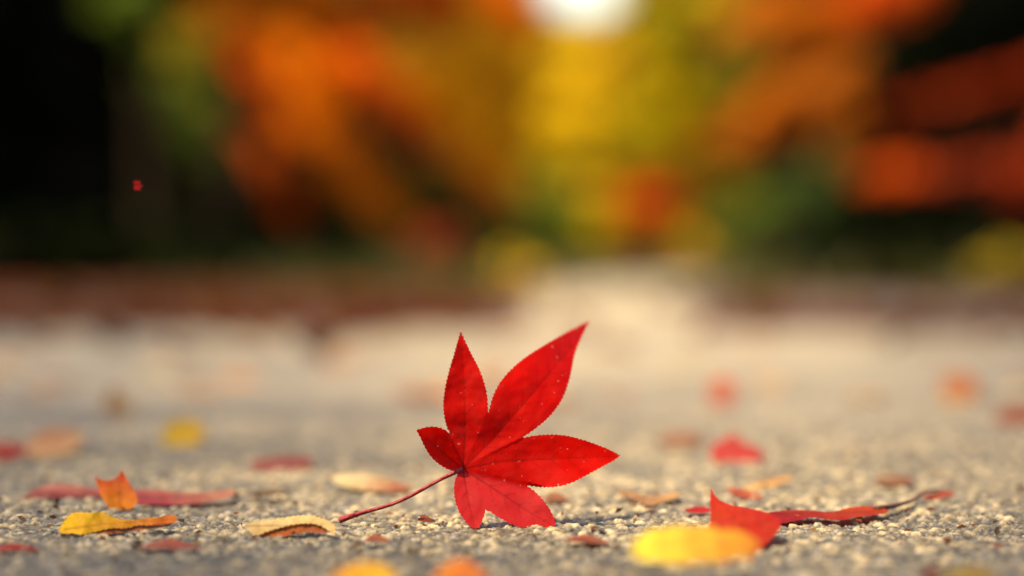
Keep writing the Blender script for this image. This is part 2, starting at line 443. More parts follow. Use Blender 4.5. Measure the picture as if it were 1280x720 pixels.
tree('green_tree', 'dark green leafy tree between the black evergreen and the orange maple', 190, 22,
     [(160, -10, 50), (190, 40, 45), (205, 100, 42), (235, 150, 40), (265, 195, 40), (295, 222, 34), (240, 60, 45, OLV), (270, 130, 40, OLV), (285, 165, 36, OLV), (310, 215, 30, GRN)],
     GRN, seed=11, height=6, extra=8, spread=1.6, sides=(100, 420))
tree('maple_tree', 'big orange maple with drooping boughs left of the path', 285, 18,
     [(300, 30, 45), (355, 35, 60), (420, 15, 60), (380, 85, 50), (320, 95, 30, ORD), (370, 145, 40, ORD), (415, 180, 40), (440, 215, 40), (470, 245, 36), (355, 250, 26, ORD),
      (505, 0, 60, ORD), (570, -5, 60, ORD), (470, 110, 45, ORD), (520, 130, 42, ORD), (560, 110, 50, GOLD), (610, 120, 55, GOLD), (625, 60, 45, GOLD), (535, 175, 36, ORD), (600, 180, 45, GOLD), (640, 170, 45, GOLD),
      (645, 10, 45, ORD), (335, 200, 26, ORD), (628, 235, 34, ORD)],
     OR, seed=12, height=6.5, extra=14, spread=2.4, sides=(-40, 640), trunk_r=.09, streak=(.62, .78, 1.7), fat=1.22, cover=3.2)
tree('green_tree', 'olive green tree behind the orange maple left of the path', 560, 27,
     [(500, 60, 50), (540, 50, 40), (590, 250, 50, GRN), (560, 270, 45, GRN), (640, 245, 50, GRN), (500, 290, 40, DGR), (540, 210, 45, DGR), (610, 300, 40, DGR), (660, 280, 40, DGR), (680, 40, 45), (655, 100, 50), (560, 330, 40, DGR), (640, 320, 40, GRN), (480, 160, 50, DGR), (450, 290, 40, DGR)],
     OLV, seed=13, height=6.5, extra=8, spread=1.8, sides=(200, 645))
tree('red_shrub', 'small dark red bush left of the path end', 548, 13, [(545, 305, 36), (560, 322, 30), (528, 320, 28)], RED, seed=14, shrub=True, cat='shrub', leaf=.05)
tree('yellow_tree', 'glowing yellow tree under the bright sky gap at the end of the path', 735, 40,
     [(690, 66, 30), (724, 74, 28), (758, 66, 30), (700, 95, 42), (745, 95, 38), (700, 140, 50), (745, 140, 50), (790, 130, 45, YGR), (690, 200, 50, YGR), (740, 200, 50), (780, 190, 45, YGR), (700, 260, 50, GRN), (745, 250, 50), (725, 300, 45, GRN), (690, 300, 40, GRN), (760, 300, 40, YGR), (800, 170, 45, YGR)],
     YEL, seed=15, leaf=.09, trunk_r=.08)
tree('yellow_green_tree', 'yellow green tree just right of the bright sky gap', 855, 29,
     [(835, 140, 50), (850, 80, 50), (870, 30, 50, GRN), (830, 30, 36), (810, 90, 36), (890, 90, 50, GRN), (840, 200, 45), (880, 150, 45), (850, 250, 45, OLV), (900, 230, 45, OLV), (820, 290, 40, OLV), (880, 0, 50), (930, 40, 50, OLV), (930, 110, 45, OLV), (870, 310, 45, OLV)],
     YGR, seed=16, height=6, extra=8, spread=1.6, sides=(815, 1200))
tree('maple_tree', 'slim orange red maple beside the path below the sky gap', 815, 19,
     [(775, 60, 24), (765, 80, 22), (785, 240, 34), (810, 255, 42), (795, 290, 36), (840, 290, 32, GOLD), (830, 225, 30), (868, 300, 26, GOLD)],
     RO, seed=17, trunk_r=.03)
tree('maple_tree', 'brown orange maple right of the path with upright boughs', 1000, 20,
     [(960, 135, 48), (920, 165, 42), (890, 185, 34), (945, 165, 40), (985, 110, 40), (1035, 50, 42), (1060, 15, 50), (1000, 20, 50), (1090, -5, 50, RO), (1045, 95, 38), (1040, 150, 38), (1055, 175, 30), (950, 60, 42, OLV), (950, 10, 45), (1130, -10, 45, RO), (990, 150, 36)],
     ((.50, .13, .010), (.42, .15, .012)), seed=18, height=6, extra=12, spread=2.2, sides=(850, 2200), trunk_r=.08, streak=(-.75, .66, 1.5), fat=1.1, cover=3.0)
tree('maple_tree', 'dark red maple at the right with two long level boughs', 1330, 15,
     [(1130, 134, 18), (1165, 124, 19), (1205, 114, 20), (1245, 102, 22), (1290, 92, 26), (1085, 218, 28, RO), (1125, 216, 28, RO), (1170, 216, 28), (1215, 208, 30), (1260, 212, 34), (1300, 225, 40), (1270, 245, 26), (1350, 160, 50), (1390, 60, 60)],
     ((.26, .022, .005), (.31, .04, .007)), seed=19, height=4.5, extra=10, spread=1.6, sides=(1230, 3000), trunk_r=.06, streak=(-.95, .28, 1.5))
tree('green_shrub', 'broad dark green shrub right of the path', 930, 14,
     [(900, 285, 46), (950, 270, 46), (1000, 235, 46, DGR), (1040, 215, 36, DGR), (880, 325, 36, OLV), (930, 325, 40), (970, 310, 40, DGR), (850, 320, 26, OLV), (1000, 290, 40, DGR)],
     GRN, seed=20, shrub=True, cat='shrub', leaf=.06)
tree('green_shrub', 'olive green bush low at the right edge', 1250, 5.2, [(1235, 335, 30), (1265, 330, 34), (1300, 330, 40)], OLV, seed=21, shrub=True, cat='shrub', leaf=.045)
tree('yellow_shrub', 'small lemon yellow bush at the left of the path', 645, 10, [(640, 345, 26), (662, 345, 22), (622, 350, 18)], YEL, seed=22, shrub=True, cat='shrub', leaf=.04)

# far wood that closes the view, with the notch of sky above the path
def woodland():
    rg = np.random.default_rng(5); P = []; C = []
    for i in range(1500):
        d = rg.uniform(46, 60); px = rg.uniform(-700, 2000) if i < 1250 else rg.uniform(590, 860)
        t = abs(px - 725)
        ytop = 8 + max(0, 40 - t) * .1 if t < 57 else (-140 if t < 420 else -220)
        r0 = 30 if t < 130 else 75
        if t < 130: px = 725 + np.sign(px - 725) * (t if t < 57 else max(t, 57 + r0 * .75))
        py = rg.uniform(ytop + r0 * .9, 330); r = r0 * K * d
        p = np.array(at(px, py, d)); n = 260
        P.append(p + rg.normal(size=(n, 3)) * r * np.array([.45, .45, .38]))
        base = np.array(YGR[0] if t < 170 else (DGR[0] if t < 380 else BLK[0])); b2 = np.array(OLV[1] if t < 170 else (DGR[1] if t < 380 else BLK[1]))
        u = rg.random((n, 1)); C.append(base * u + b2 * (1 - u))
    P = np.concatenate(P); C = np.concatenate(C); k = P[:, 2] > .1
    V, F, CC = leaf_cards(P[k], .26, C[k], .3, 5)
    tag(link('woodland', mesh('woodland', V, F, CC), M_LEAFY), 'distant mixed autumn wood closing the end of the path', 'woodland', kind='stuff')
woodland()

def shade_tree():  # unseen tree, added so its leaves shade the road sides and foreground
    rg = np.random.default_rng(21); base = Vector((-7.2, -2.6, 0)); P = []
    while len(P) < 13000:
        x, y = rg.uniform(-2.2, 2.4), rg.uniform(-1.5, 3.4)
        half = .004 + .10 * max(y, 0) + .03 * max(0, min(1, y - 1)); t = abs(x - .03 - .03 * y) / half
        a = min(1, max(0, (t - .8) / 1.0)) ** .8
        if y < .80: a = max(a, min(1, (.80 - y) / .07) * .75)
        if rg.random() > a: continue
        P.append(np.array([x, y, 0]) + np.array(SUN) * rg.uniform(10.5, 12.5))
    for i in range(900):
        P.append(np.array([-7, -2.6, 9.5]) + rg.normal(size=3) * np.array([.9, .9, 1.2]))
    P = np.array(P); u = rg.random((len(P), 1))
    V, F, C = leaf_cards(P, .085, np.array(OR[0]) * u + np.array(GOLD[0]) * (1 - u), .6, 21)
    root = empty('maple_tree', base); tag(root, 'unseen tall thin crowned orange maple added beside the road to shade its sides and foreground', 'tree')
    link('crown', mesh('crown', V - np.array(base), F, C), M_LEAFY, root)
    TV, TF = tube_geo([base + Vector((.02 * i * i, 0, i * 1.1 - .1)) for i in range(10)], [.2 * (1 - .085 * i) for i in range(10)], 10)
    for j in range(26):
        q = base + Vector((.02 * 36, 0, 5.5 + (j % 5) * .8)); e = Vector(P[j * 97 % 13000])
        v, f = tube_geo(curve_pts(q, e, .05, 8, .05, j), [.03 * (1 - .12 * i) for i in range(8)], 6, len(TV)); TV += v; TF += f
    link('trunk', mesh('trunk', local(TV, base), TF, smooth=True), M_BARK, root)
shade_tree()

# verge: leaf litter and grass
def litter():
    rg = np.random.default_rng(8); n = 9000
    y = EDGE - .06 + rg.gamma(1.1, 1.6, n); x = rg.uniform(-1, 1, n) * (1.6 + y * .35) + .1
    ok = (np.abs(x - lane_c(y)) > lane_w(y) + .03) | (rg.random(n) < .04)
    ok &= np.array([noise.noise((a * 1.3, b * .8, 7)) + .25 * (a < .5) - .15 > rg.uniform(-.5, .3) and (a < .4 or rg.random() < .3) for a, b in zip(x, y)])
    x, y = x[ok], y[ok]
    P = np.array([(a, b, max(terrain_h(a, b), 0.0) + .012) for a, b in zip(x, y)])
    n2 = 380
    y2 = EDGE - rg.gamma(1.0, .28, n2); x2 = rg.uniform(-1.5, 1.6, n2); k2 = (y2 > 1.9) & ((np.abs(x2 - .14) > .28) | (rg.random(n2) < .15)) & (rg.random(n2) < np.where(x2 < 0, 1, .7))
    P = np.concatenate([P, np.stack([x2, y2, 0 * x2 + .008], -1)[k2]])
    pal = np.array([(.055, .008, .003), (.07, .015, .005), (.04, .009, .004), (.09, .034, .009), (.026, .009, .004)])
    V, F, C = leaf_cards(P, .05, pal[rg.integers(0, 5, len(P))] * rg.uniform(.7, 1.1, (len(P), 1)), 4.0, 8)
    tag(link('leaf_litter', mesh('leaf_litter', V, F, C), M_LEAFY), 'red brown fallen leaves covering the verge beyond the road', 'leaf litter', kind='stuff')
litter()
def grass():
    rg = np.random.default_rng(9); n = 26000
    y = rg.uniform(5.0, 14, n); x = rg.uniform(-7, 7, n)
    ok = (np.abs(x - lane_c(y)) > lane_w(y) + .1) & (np.abs((x / y) / K + 0) < 1400)
    ok &= np.array([noise.noise((a * .8, b * .5, 2)) > -.15 for a, b in zip(x, y)])
    x, y = x[ok], y[ok]; m = len(x)
    z = np.array([terrain_h(a, b) for a, b in zip(x, y)])
    h = rg.uniform(.04, .10, m); a = rg.uniform(0, 6.28, m); w = .006
    dx, dy = np.cos(a), np.sin(a); lean = rg.normal(0, .03, (m, 2))
    b0 = np.stack([x - dx * w, y - dy * w, z - .01], -1); b1 = np.stack([x + dx * w, y + dy * w, z - .01], -1)
    m0 = np.stack([x - dx * w * .7 + lean[:, 0] * .4, y - dy * w * .7 + lean[:, 1] * .4, z + h * .6], -1); m1 = m0 + np.stack([dx * w * 1.4, dy * w * 1.4, 0 * x], -1)
    tp = np.stack([x + lean[:, 0], y + lean[:, 1], z + h], -1)
    V = np.stack([b0, b1, m1, m0, tp], 1).reshape(-1, 3); i = np.arange(m) * 5
    F = np.concatenate([np.stack([i, i + 1, i + 2], -1), np.stack([i, i + 2, i + 3], -1), np.stack([i + 3, i + 2, i + 4], -1)])
    c = np.array([.020, .034, .007]) * rg.uniform(.6, 1.3, (m, 1)) + rg.random((m, 1)) * np.array([.04, .02, 0])
    tag(link('grass', mesh('grass', V, F, np.repeat(c, 5, 0)), M_GRASS), 'short green grass on the verge under the trees', 'grass', kind='stuff')
grass()

# ------------------------------------------------------------------ fallen leaves
def resample(poly, step):
    out = []
    n = len(poly)
    for i in range(n):
        a = Vector(poly[i]); b = Vector(poly[(i + 1) % n]); m = max(1, int((b - a).length / step))
        for k in range(m): out.append(a.lerp(b, k / m))
    return out
def smooth_poly(poly, sharp, it=2):
    """Chaikin-like rounding that keeps the listed sharp vertices"""
    pts = [(Vector(p), i in sharp) for i, p in enumerate(poly)]
    for _ in range(it):
        n = len(pts); out = []
        for i in range(n):
            p, s = pts[i]; q0 = pts[i - 1][0]; q1 = pts[(i + 1) % n][0]
            if s: out.append((p, True))
            else: out += [(p.lerp(q0, .25), False), (p.lerp(q1, .25), False)]
        pts = out
    return [p for p, _ in pts], [i for i, (_, s) in enumerate(pts) if s]
def toothed(poly, period, amp):
    pts = resample(poly, period / 4); n = len(pts); out = []
    ar = sum(a.x * b.y - b.x * a.y for a, b in zip(pts, pts[1:] + pts[:1]))
    sg = 1 if ar > 0 else -1
    for i, p in enumerate(pts):
        t = pts[(i + 1) % n] - pts[i - 1]
        if t.length < 1e-9: out.append(p); continue
        nr = Vector((t.y, -t.x)).normalized() * sg
        f = (i % 4) / 4.0
        out.append(p + nr * amp * ([0, .35, .8, 1.0][i % 4] - .5) * (0.75 + .9 * noise.noise((i * .21, 1.1, 0))))
    return out
def fill(poly, step):
    """triangulated blade with interior points"""
    xs = [p[0] for p in poly]; ys = [p[1] for p in poly]
    pts = [Vector((p[0], p[1])) for p in poly]; nb = len(pts)
    def inside(x, y):
        c = False; j = nb - 1
        for i in range(nb):
            if (ys[i] > y) != (ys[j] > y) and x < (xs[j] - xs[i]) * (y - ys[i]) / (ys[j] - ys[i]) + xs[i]: c = not c
            j = i
        return c
    y = min(ys) + step * .5; r = 0
    while y < max(ys):
        x = min(xs) + (step * .5 if r % 2 else 0)
        while x < max(xs):
            if inside(x, y): pts.append(Vector((x, y)))
            x += step
        y += step * .87; r += 1
    v, e, f, _, _, _ = delaunay_2d_cdt(pts, [(i, (i + 1) % nb) for i in range(nb)], [], 1, step * .02)
    return v, f
def seg_d(p, a, b):
    ab = b - a; t = max(0, min(1, (p - a).dot(ab) / max(ab.length_squared, 1e-12)))
    return (p - (a + ab * t)).length, t
def vein_of(p, ribs, wid):
    """0..1 on midribs (strong) and side veins (weak)"""
    best = 0.0
    for rib in ribs:
        tot = len(rib) - 1
        for i in range(tot):
            d, t = seg_d(p, rib[i], rib[i + 1]); u = (i + t) / tot
            best = max(best, (1 - .55 * u) * max(0, 1 - d / (wid * (1.1 - .7 * u))))
    return best
def side_veins(rib, n, ln, ang=45):
    out = []
    for i in range(1, n + 1):
        u = i / (n + 1) * (len(rib) - 1); k = min(int(u), len(rib) - 2); p = rib[k].lerp(rib[k + 1], u - k)
        d = (rib[k + 1] - rib[k]).normalized(); L = ln * math.sin(math.pi * (0.18 + .75 * i / (n + 1)))
        for s in (-1, 1):
            a = math.radians(ang) * s; q = Vector((d.x * math.cos(a) - d.y * math.sin(a), d.x * math.sin(a) + d.y * math.cos(a)))
            out.append([p, p + q * L])
    return out
def stem(parent, base, pts, radii, mat, name='stem'):
    v, f = tube_geo(pts, radii, 8)
    return link(name, mesh('stem', local(v, base), f, smooth=True), mat, parent)

# --- the standing red leaf, outline in photo pixels at its own depth
def Z1(l): return [(480 + x / 2.4, 380 + y / 2.4) for x, y in l]
hero_out = Z1([(222, 504), (205, 501), (175, 489), (140, 460), (120, 425), (108, 398), (97, 378), (130, 368), (160, 368), (185, 378), (198, 390), (204, 398),
    (188, 370), (180, 335), (177, 300), (183, 250), (195, 200), (208, 158), (220, 115), (230, 83), (243, 110), (262, 150), (284, 190), (301, 235), (311, 280), (312, 310), (313, 327),
    (320, 298), (331, 265), (351, 230), (386, 190), (430, 155), (480, 124), (530, 95), (575, 70), (618, 50), (600, 85), (581, 125), (569, 160), (562, 205), (548, 255), (530, 295), (500, 335), (465, 366), (432, 390), (411, 403),
    (440, 396), (490, 391), (540, 393), (590, 405), (640, 422), (680, 438), (709, 455), (690, 470), (650, 490), (600, 518), (560, 538), (520, 549), (470, 550), (440, 546), (424, 543),
    (452, 561), (480, 590), (500, 620), (512, 645), (516, 662), (505, 672), (478, 674), (440, 673), (402, 668), (370, 655), (340, 638), (318, 623), (305, 617),
    (299, 640), (291, 660), (284, 674), (264, 672), (245, 655), (225, 625), (213, 590), (209, 555), (213, 528)])
sharp = {6, 11, 19, 26, 35, 45, 52, 60, 73}
sm, sh = smooth_poly(hero_out, sharp, 2)
tb = toothed(sm, 4.6, 1.5)
hv, hf = fill(tb, 1.9)
J = Vector(Z1([(236, 494)])[0])
def rib(*zs): return [Vector(p) for p in Z1(zs)]
HR = [rib((236, 494), (170, 440), (100, 380)), rib((236, 494), (243, 380), (240, 240), (231, 88)), rib((236, 494), (330, 400), (460, 250), (560, 130), (614, 54)),
      rib((236, 494), (350, 472), (500, 464), (620, 460), (705, 456)), rib((236, 494), (330, 555), (430, 620), (512, 670)), rib((236, 494), (250, 580), (272, 670))]
HSV = []
for i, (rb, n, ln) in enumerate(zip(HR, (4, 8, 11, 9, 6, 4), (14, 24, 32, 28, 24, 14))): HSV += side_veins(rb, n, ln, 42)
foot_d = ground_depth(659.5)
F0 = Vector(Z1([(236, 496)])[0]); F1 = Vector(Z1([(425, 543)])[0])
fdir = (F1 - F0).normalized(); fn_ = Vector((-fdir.y, fdir.x))          # positive below the fold
def hero_depth(p):
    s = (p - F0).dot(fn_)                                               # pixels below the fold
    d = 0.0
    if s > 0:
        q = min(1, s / 14); d = -0.00019 * s * (0.35 + .65 * q)         # lower lobes come forward
    else:
        d = -s * 0.000045                                               # upper blade leans back
    ds = [min(seg_d(p, r[i], r[i + 1])[0] for i in range(len(r) - 1)) for r in HR]
    m = min(ds); L = ds.index(m)
    d -= 0.00004 * min(m, 26) * (1 if L in (1, 2) else .6)              # halves of each lobe fold towards us
    if L == 2: t = max(0, (p - J).length - 90); d += 0.0000022 * t * t
    if L == 3: t = max(0, (p - J).length - 70); d -= 0.0000016 * t * t
    if L == 0: d -= 0.00010 * (p - J).length
    d += 0.0009 * noise.noise((p.x * .03, p.y * .03, 4)) + 0.00014 * noise.noise((p.x * .11, p.y * .11, 7))
    return d
sF = max((Vector((x, y)) - F0).dot(fn_) for x, y in hero_out)
off = foot_d + 0.00019 * sF * .95
W = []; colr = []; vn = []
for p in hv:
    W.append(at(p.x, p.y, off + hero_depth(p)))
    v1 = vein_of(p, HR, 1.9); v2 = .6 * vein_of(p, HSV, 1.3)
    vn.append(max(v1, v2))
    b = noise.noise((p.x * .018, p.y * .018, 2)); u = noise.noise((p.x * .06, p.y * .06, 9))
    lw = max(0, min(1, (p - F0).dot(fn_) / 6))                          # sky sheen on the folded lower lobes, put in as a paler red
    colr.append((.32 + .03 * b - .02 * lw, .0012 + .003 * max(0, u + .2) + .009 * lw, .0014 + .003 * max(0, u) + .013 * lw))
minz = min(v.z for v in W)
base = Vector(W[0]); base = Vector((ground_at(590, 659).x, ground_at(590, 659).y, 0))
hero = empty('maple_leaf', base)
tag(hero, 'bright red maple leaf standing upright on its lower lobes in sharp focus', 'leaf')
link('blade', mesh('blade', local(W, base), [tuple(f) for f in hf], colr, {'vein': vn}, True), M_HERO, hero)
jp = at(J.x, J.y, off + hero_depth(J) - .0006); be = ground_at(424, 655.5); be.z = .0012
sp_pts = []
for i in range(13):
    t = i / 12; p = jp.lerp(be, t); p.z += -0.0016 * math.sin(math.pi * t) ; sp_pts.append(p + Vector((0, 0, .0004 * math.sin(t * 9))))
stem(hero, base, sp_pts, [.00064 + .0005 * max(0, (t - 9) / 3) + .0003 * max(0, (2 - t) / 2) for t in range(13)], M_STEM)

FK = 0.48
# --- generic leaves in their own flat coordinates (millimetres), then folded and laid down
def ovate(L, Wd, tip=.12, skew=0.0, n=22):
    up = []; dn = []
    for i in range(n + 1):
        t = i / n; w = Wd * .5 * (math.sin(math.pi * t ** .85) ** .8) * (1 - .25 * t)
        if t > 1 - tip: w *= .55 + .45 * (1 - t) / tip
        up.append(((t - .5) * L, w + skew * L * t * (1 - t))); dn.append(((t - .5) * L, -w + skew * L * t * (1 - t)))
    return up + dn[-2:0:-1], [[Vector(((t / 8 - .5) * L, skew * L * (t / 8) * (1 - t / 8))) for t in range(9)]]
def lobed(lobes, notch=.33):
    """lobes: (angle in degrees, length, width) in turning order round the stalk"""
    poly = []; ribs = []; n = len(lobes)
    for i, (a, L, wd) in enumerate(lobes):
        d = Vector((math.cos(R(a)), math.sin(R(a)))); q = Vector((-d.y, d.x))
        for t, s in ((.30, -.34), (.48, -.5), (.66, -.42), (.84, -.2)): poly.append(tuple(d * L * t + q * wd * s))
        poly.append(tuple(d * L))
        for t, s in ((.84, .2), (.66, .42), (.48, .5), (.30, .34)): poly.append(tuple(d * L * t + q * wd * s))
        if i < n - 1:
            a2, L2, _ = lobes[i + 1]; am = R((a + a2) / 2); m = notch * min(L, L2) ; poly.append((math.cos(am) * m, math.sin(am) * m))
    poly.append((0, 0))
    # keep the outline simple: order by polar angle is not enough, so trim the inner shoulder points by notch radius
    out = [p for p in poly]
    for i, (a, L, _) in enumerate(lobes): ribs.append([d_ * L * t / 5 for d_ in [Vector((math.cos(R(a)), math.sin(R(a))))] for t in range(6)])
    return out, ribs
def fold(p3, p, folds):
    x, y, z = p3
    for (ox, oy, ang, bend, rad) in folds:
        dx, dy = math.cos(R(ang)), math.sin(R(ang)); s = (p.x - ox) * dx + (p.y - oy) * dy
        if s <= 0: continue
        th = R(bend); a = min(s / rad, abs(th)); sg = 1 if th > 0 else -1
        ns = rad * math.sin(a); nz = rad * (1 - math.cos(a)); rest = s - rad * a
        if rest > 0: ns += rest * math.cos(a); nz += rest * math.sin(a)
        x += (ns - s) * dx; y += (ns - s) * dy; z += nz * sg
    return x, y, z
def leaf_mesh(kind, rot=0, tilt=(0, 0), folds=(), cup=0.0, wave=1.0, c0=(.6, .3, .02), c1=None, grad=(1, 0), step=None, tooth=(2.2, .5), seed=0, lift=.4, clip=True):
    poly, ribs = kind
    pts, _ = smooth_poly(poly, {i for i, p in enumerate(poly) if False}, 1) if len(poly) < 40 else ([Vector(p) for p in poly], [])
    ex = max(max(abs(p.x), abs(p.y)) for p in pts)
    step = step or ex / 16
    bd = toothed(pts, *tooth) if tooth else pts
    vv, ff = fill(bd, step)
    sv = []
    for r in ribs: sv += side_veins(r, 6, ex * .35)
    c1 = c1 or c0; V = []; C = []; VN = []
    for p in vv:
        m = min(min(seg_d(p, r[i], r[i + 1])[0] for i in range(len(r) - 1)) for r in ribs)
        z = cup * m * m / ex + wave * (noise.noise((p.x * .09 + seed, p.y * .09, seed)) + .4 * noise.noise((p.x * .3, p.y * .3 + seed, 3)))
        x, y, z = fold((p.x, p.y, z), p, folds)
        V.append(Vector((x, y, z)) * .001)
        u = max(0, min(1, .5 + (p.x * grad[0] + p.y * grad[1]) / (2 * ex) + .35 * noise.noise((p.x * .12, p.y * .12, seed + 5))))
        C.append([FK * (a * (1 - u) + b * u) for a, b in zip(c0, c1)])
        VN.append(max(vein_of(p, ribs, ex * .03) * .8, .35 * vein_of(p, sv, ex * .02)))
    Mx = Matrix.Rotation(R(rot), 3, 'Z') @ Matrix.Rotation(R(tilt[0]), 3, 'X') @ Matrix.Rotation(R(tilt[1]), 3, 'Y')
    V = [Mx @ v for v in V]
    mz = min(v.z for v in V)
    V = [v - Vector((0, 0, mz - lift * .001)) for v in V]
    me = mesh('leaf', V, [tuple(f) for f in ff], C, {'vein': VN}, True)
    me['org'] = tuple(Mx @ Vector((0, 0, 0)) - Vector((0, 0, mz - lift * .001)))
    return me
def lay(name, label, px, py, me, cat='leaf', group=None, mat=None, st=None):
    """py = photo row where the leaf touches the ground; st = stalk end (px, py)"""
    g = ground_at(px, py)
    if st:
        root = empty(name, g); tag(root, label, cat, group); link('blade', me, mat or M_FALL, root)
        o = Vector(me['org']); e = ground_at(*st[:2]) - g; e.z = .0015
        stem(root, Vector((0, 0, 0)), curve_pts(o, e, .05, 9, .04, px), [.0006 - .00002 * i for i in range(9)], M_STEMB if len(st) < 3 else M_STEM)
        return root
    o = link(name, me, mat or M_FALL); o.location = g
    return tag(o, label, cat, group)
def mm(wpx, py): return wpx * K * ground_depth(py) * 1000          # photo width -> millimetres

REDC = (.62, .03, .03); YELC = (.80, .50, .02); ORC = (.75, .20, .012); CRM = (.80, .66, .36); BRN = (.26, .10, .05); PNK = (.66, .10, .10); DRD = (.30, .02, .02); TAN = (.55, .36, .18)
MAP5 = [(-80, .62, .34), (-38, .88, .40), (0, 1.0, .42), (38, .88, .40), (80, .62, .34)]
MAP7 = [(-118, .5, .26), (-75, .75, .3), (-36, .92, .32), (0, 1.0, .34), (36, .92, .32), (75, .75, .3), (118, .5, .26)]
def maple(L, spec=MAP7, notch=.36): return lobed([(a, l * L, w_ * L) for a, l, w_ in spec], notch)


def shaped(name, label, outline, slope, c0, c1=None, grad=(1, 0), parent=None, mat=None, wav=.0009, cat='leaf', base_y=None, group=None, bow=0.0, step=3.2, tooth=(7, 1.0), rib=None, dshift=0.0, it=2):
    """a leaf whose near edge rests on the ground: it leans back by `slope` metres per photo pixel, with its own ripples"""
    yb = base_y or max(p[1] for p in outline); d0 = ground_depth(yb) + dshift
    x0 = min(p[0] for p in outline); x1 = max(p[0] for p in outline); y0 = min(p[1] for p in outline); xm = (x0 + x1) / 2
    sm_, _ = smooth_poly(outline, set(), it)
    vv, ff = fill(toothed(sm_, *tooth), step)
    rb = [[Vector(q) for q in rib]] if rib else [[Vector((x0 + 3, (y0 + yb) / 2)), Vector((x1 - 3, (y0 + yb) / 2 - 2))]]
    sv = side_veins(rb[0], 6, (x1 - x0) * .16); sd = x0 * .37
    c1 = c1 or c0; W = []; C = []; VN = []
    for p in vv:
        d = d0 + (yb - p.y) * slope + wav * (noise.noise((p.x * .035 + sd, p.y * .05, 2)) + .5 * noise.noise((p.x * .1, p.y * .12 + sd, 5))) + bow * ((p.x - xm) / (x1 - x0) * 2) ** 2
        W.append(at(p.x, p.y, d))
        u = max(0, min(1, .5 + grad[0] * (p.x - xm) / (x1 - x0) + grad[1] * (p.y - (y0 + yb) / 2) / max(1, yb - y0) + .3 * noise.noise((p.x * .05 + sd, p.y * .06, 8))))
        C.append([FK * (a * (1 - u) + b * u) for a, b in zip(c0, c1)])
        VN.append(max(.8 * vein_of(p, rb, 2.0), .35 * vein_of(p, sv, 1.5)))
    if parent: base = parent.location
    else: base = ground_at(xm, yb); base.z = 0
    me = mesh('leaf', local(W, base), [tuple(f) for f in ff], C, {'vein': VN}, True)
    o = link(name, me, mat or M_FALL, parent)
    if not parent: o.location = base; tag(o, label, cat, group)
    return o
def leaf_root(label, px, py):
    g = ground_at(px, py); g.z = 0
    return tag(empty('maple_leaf', g), label, 'leaf')

# left group
r = tag(empty('fallen_leaf', Vector((ground_at(147, 667).x, ground_at(147, 667).y, 0))), 'curled leaf at left, lemon yellow turning orange, sharp on the path grit', 'leaf')
shaped('blade', None, [(72, 667), (76, 657), (88, 642), (96, 640), (112, 641), (131, 640), (137, 645), (150, 649), (168, 650), (184, 647), (200, 647), (214, 642), (223, 648), (217, 655), (203, 653), (188, 657), (172, 656), (158, 661), (140, 660), (126, 663), (101, 669), (90, 666)], .00034, (.80, .46, .010), (.52, .13, .010), (1.6, .2), r, step=2.0, it=1, wav=.0016, tooth=(6, 1.4), rib=[(80, 662), (130, 655), (218, 649)])
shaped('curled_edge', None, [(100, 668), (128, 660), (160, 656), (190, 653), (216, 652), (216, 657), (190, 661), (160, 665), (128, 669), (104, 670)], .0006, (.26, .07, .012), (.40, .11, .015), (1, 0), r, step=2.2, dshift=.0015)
r = leaf_root('pinkish red maple leaf at left with one orange lobe sticking up', 160, 632)
shaped('lobe', None, [(29, 621), (44, 611), (67, 604), (100, 607), (128, 612), (130, 622), (94, 621), (60, 623), (32, 627)], .0014, (.58, .18, .13), (.30, .02, .016), (0, 1.5), r, base_y=628, dshift=.008)
shaped('lobe', None, [(160, 612), (190, 611), (215, 615), (255, 616), (290, 611), (297, 616), (280, 624), (255, 628), (218, 632), (190, 630), (162, 630)], .0014, (.46, .05, .06), (.60, .24, .15), (1, -.5), r, base_y=632)
sh_ = shaped('folded_lobe', None, [(117, 593), (125, 600), (139, 601), (148, 595), (153, 586), (158, 598), (167, 612), (173, 624), (168, 634), (158, 638), (140, 638), (130, 628), (124, 614)], .00022, (.55, .04, .010), (.85, .24, .010), (0, 1.3), r, step=2.6, rib=[(150, 637), (148, 615), (153, 590)])
r = tag(empty('fallen_leaf', Vector((ground_at(362, 670).x, ground_at(362, 670).y, 0))), 'cream coloured arched dry leaf at the end of the slanting red stalk', 'leaf')
shaped('blade', None, [(303, 656), (322, 651), (350, 648), (373, 644), (396, 645), (412, 651), (420, 658), (417, 669), (411, 663), (397, 655), (378, 654), (360, 657), (337, 663), (319, 671), (312, 664)], .00045, (.78, .62, .30), (.62, .38, .14), (.6, .8), r, step=2.0, it=1, wav=.0016, tooth=(6, 1.4), bow=-.002)
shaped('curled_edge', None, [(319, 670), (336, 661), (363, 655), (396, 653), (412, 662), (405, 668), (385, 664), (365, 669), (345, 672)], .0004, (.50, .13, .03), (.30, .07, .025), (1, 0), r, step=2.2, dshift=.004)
shaped('fallen_leaf', 'pale cream leaf with a brown end behind the slanting red stalk', [(412, 597), (430, 592), (462, 593), (500, 603), (516, 610), (508, 614), (480, 615), (445, 612), (420, 605)], .0011, (.82, .68, .38), (.40, .14, .07), (1.2, .3))
shaped('fallen_leaf', 'flat red brown leaf far behind the slanting red stalk', [(311, 578), (335, 571), (388, 570), (392, 577), (386, 586), (350, 589), (315, 588)], .0018, (.36, .09, .06), (.30, .06, .045))
shaped('fallen_leaf', 'round bright yellow leaf out of focus on the left of the road', [(202, 550), (205, 533), (220, 524), (245, 524), (257, 535), (252, 553), (228, 560), (208, 558)], .0009, (.70, .46, .02), (.66, .38, .02))
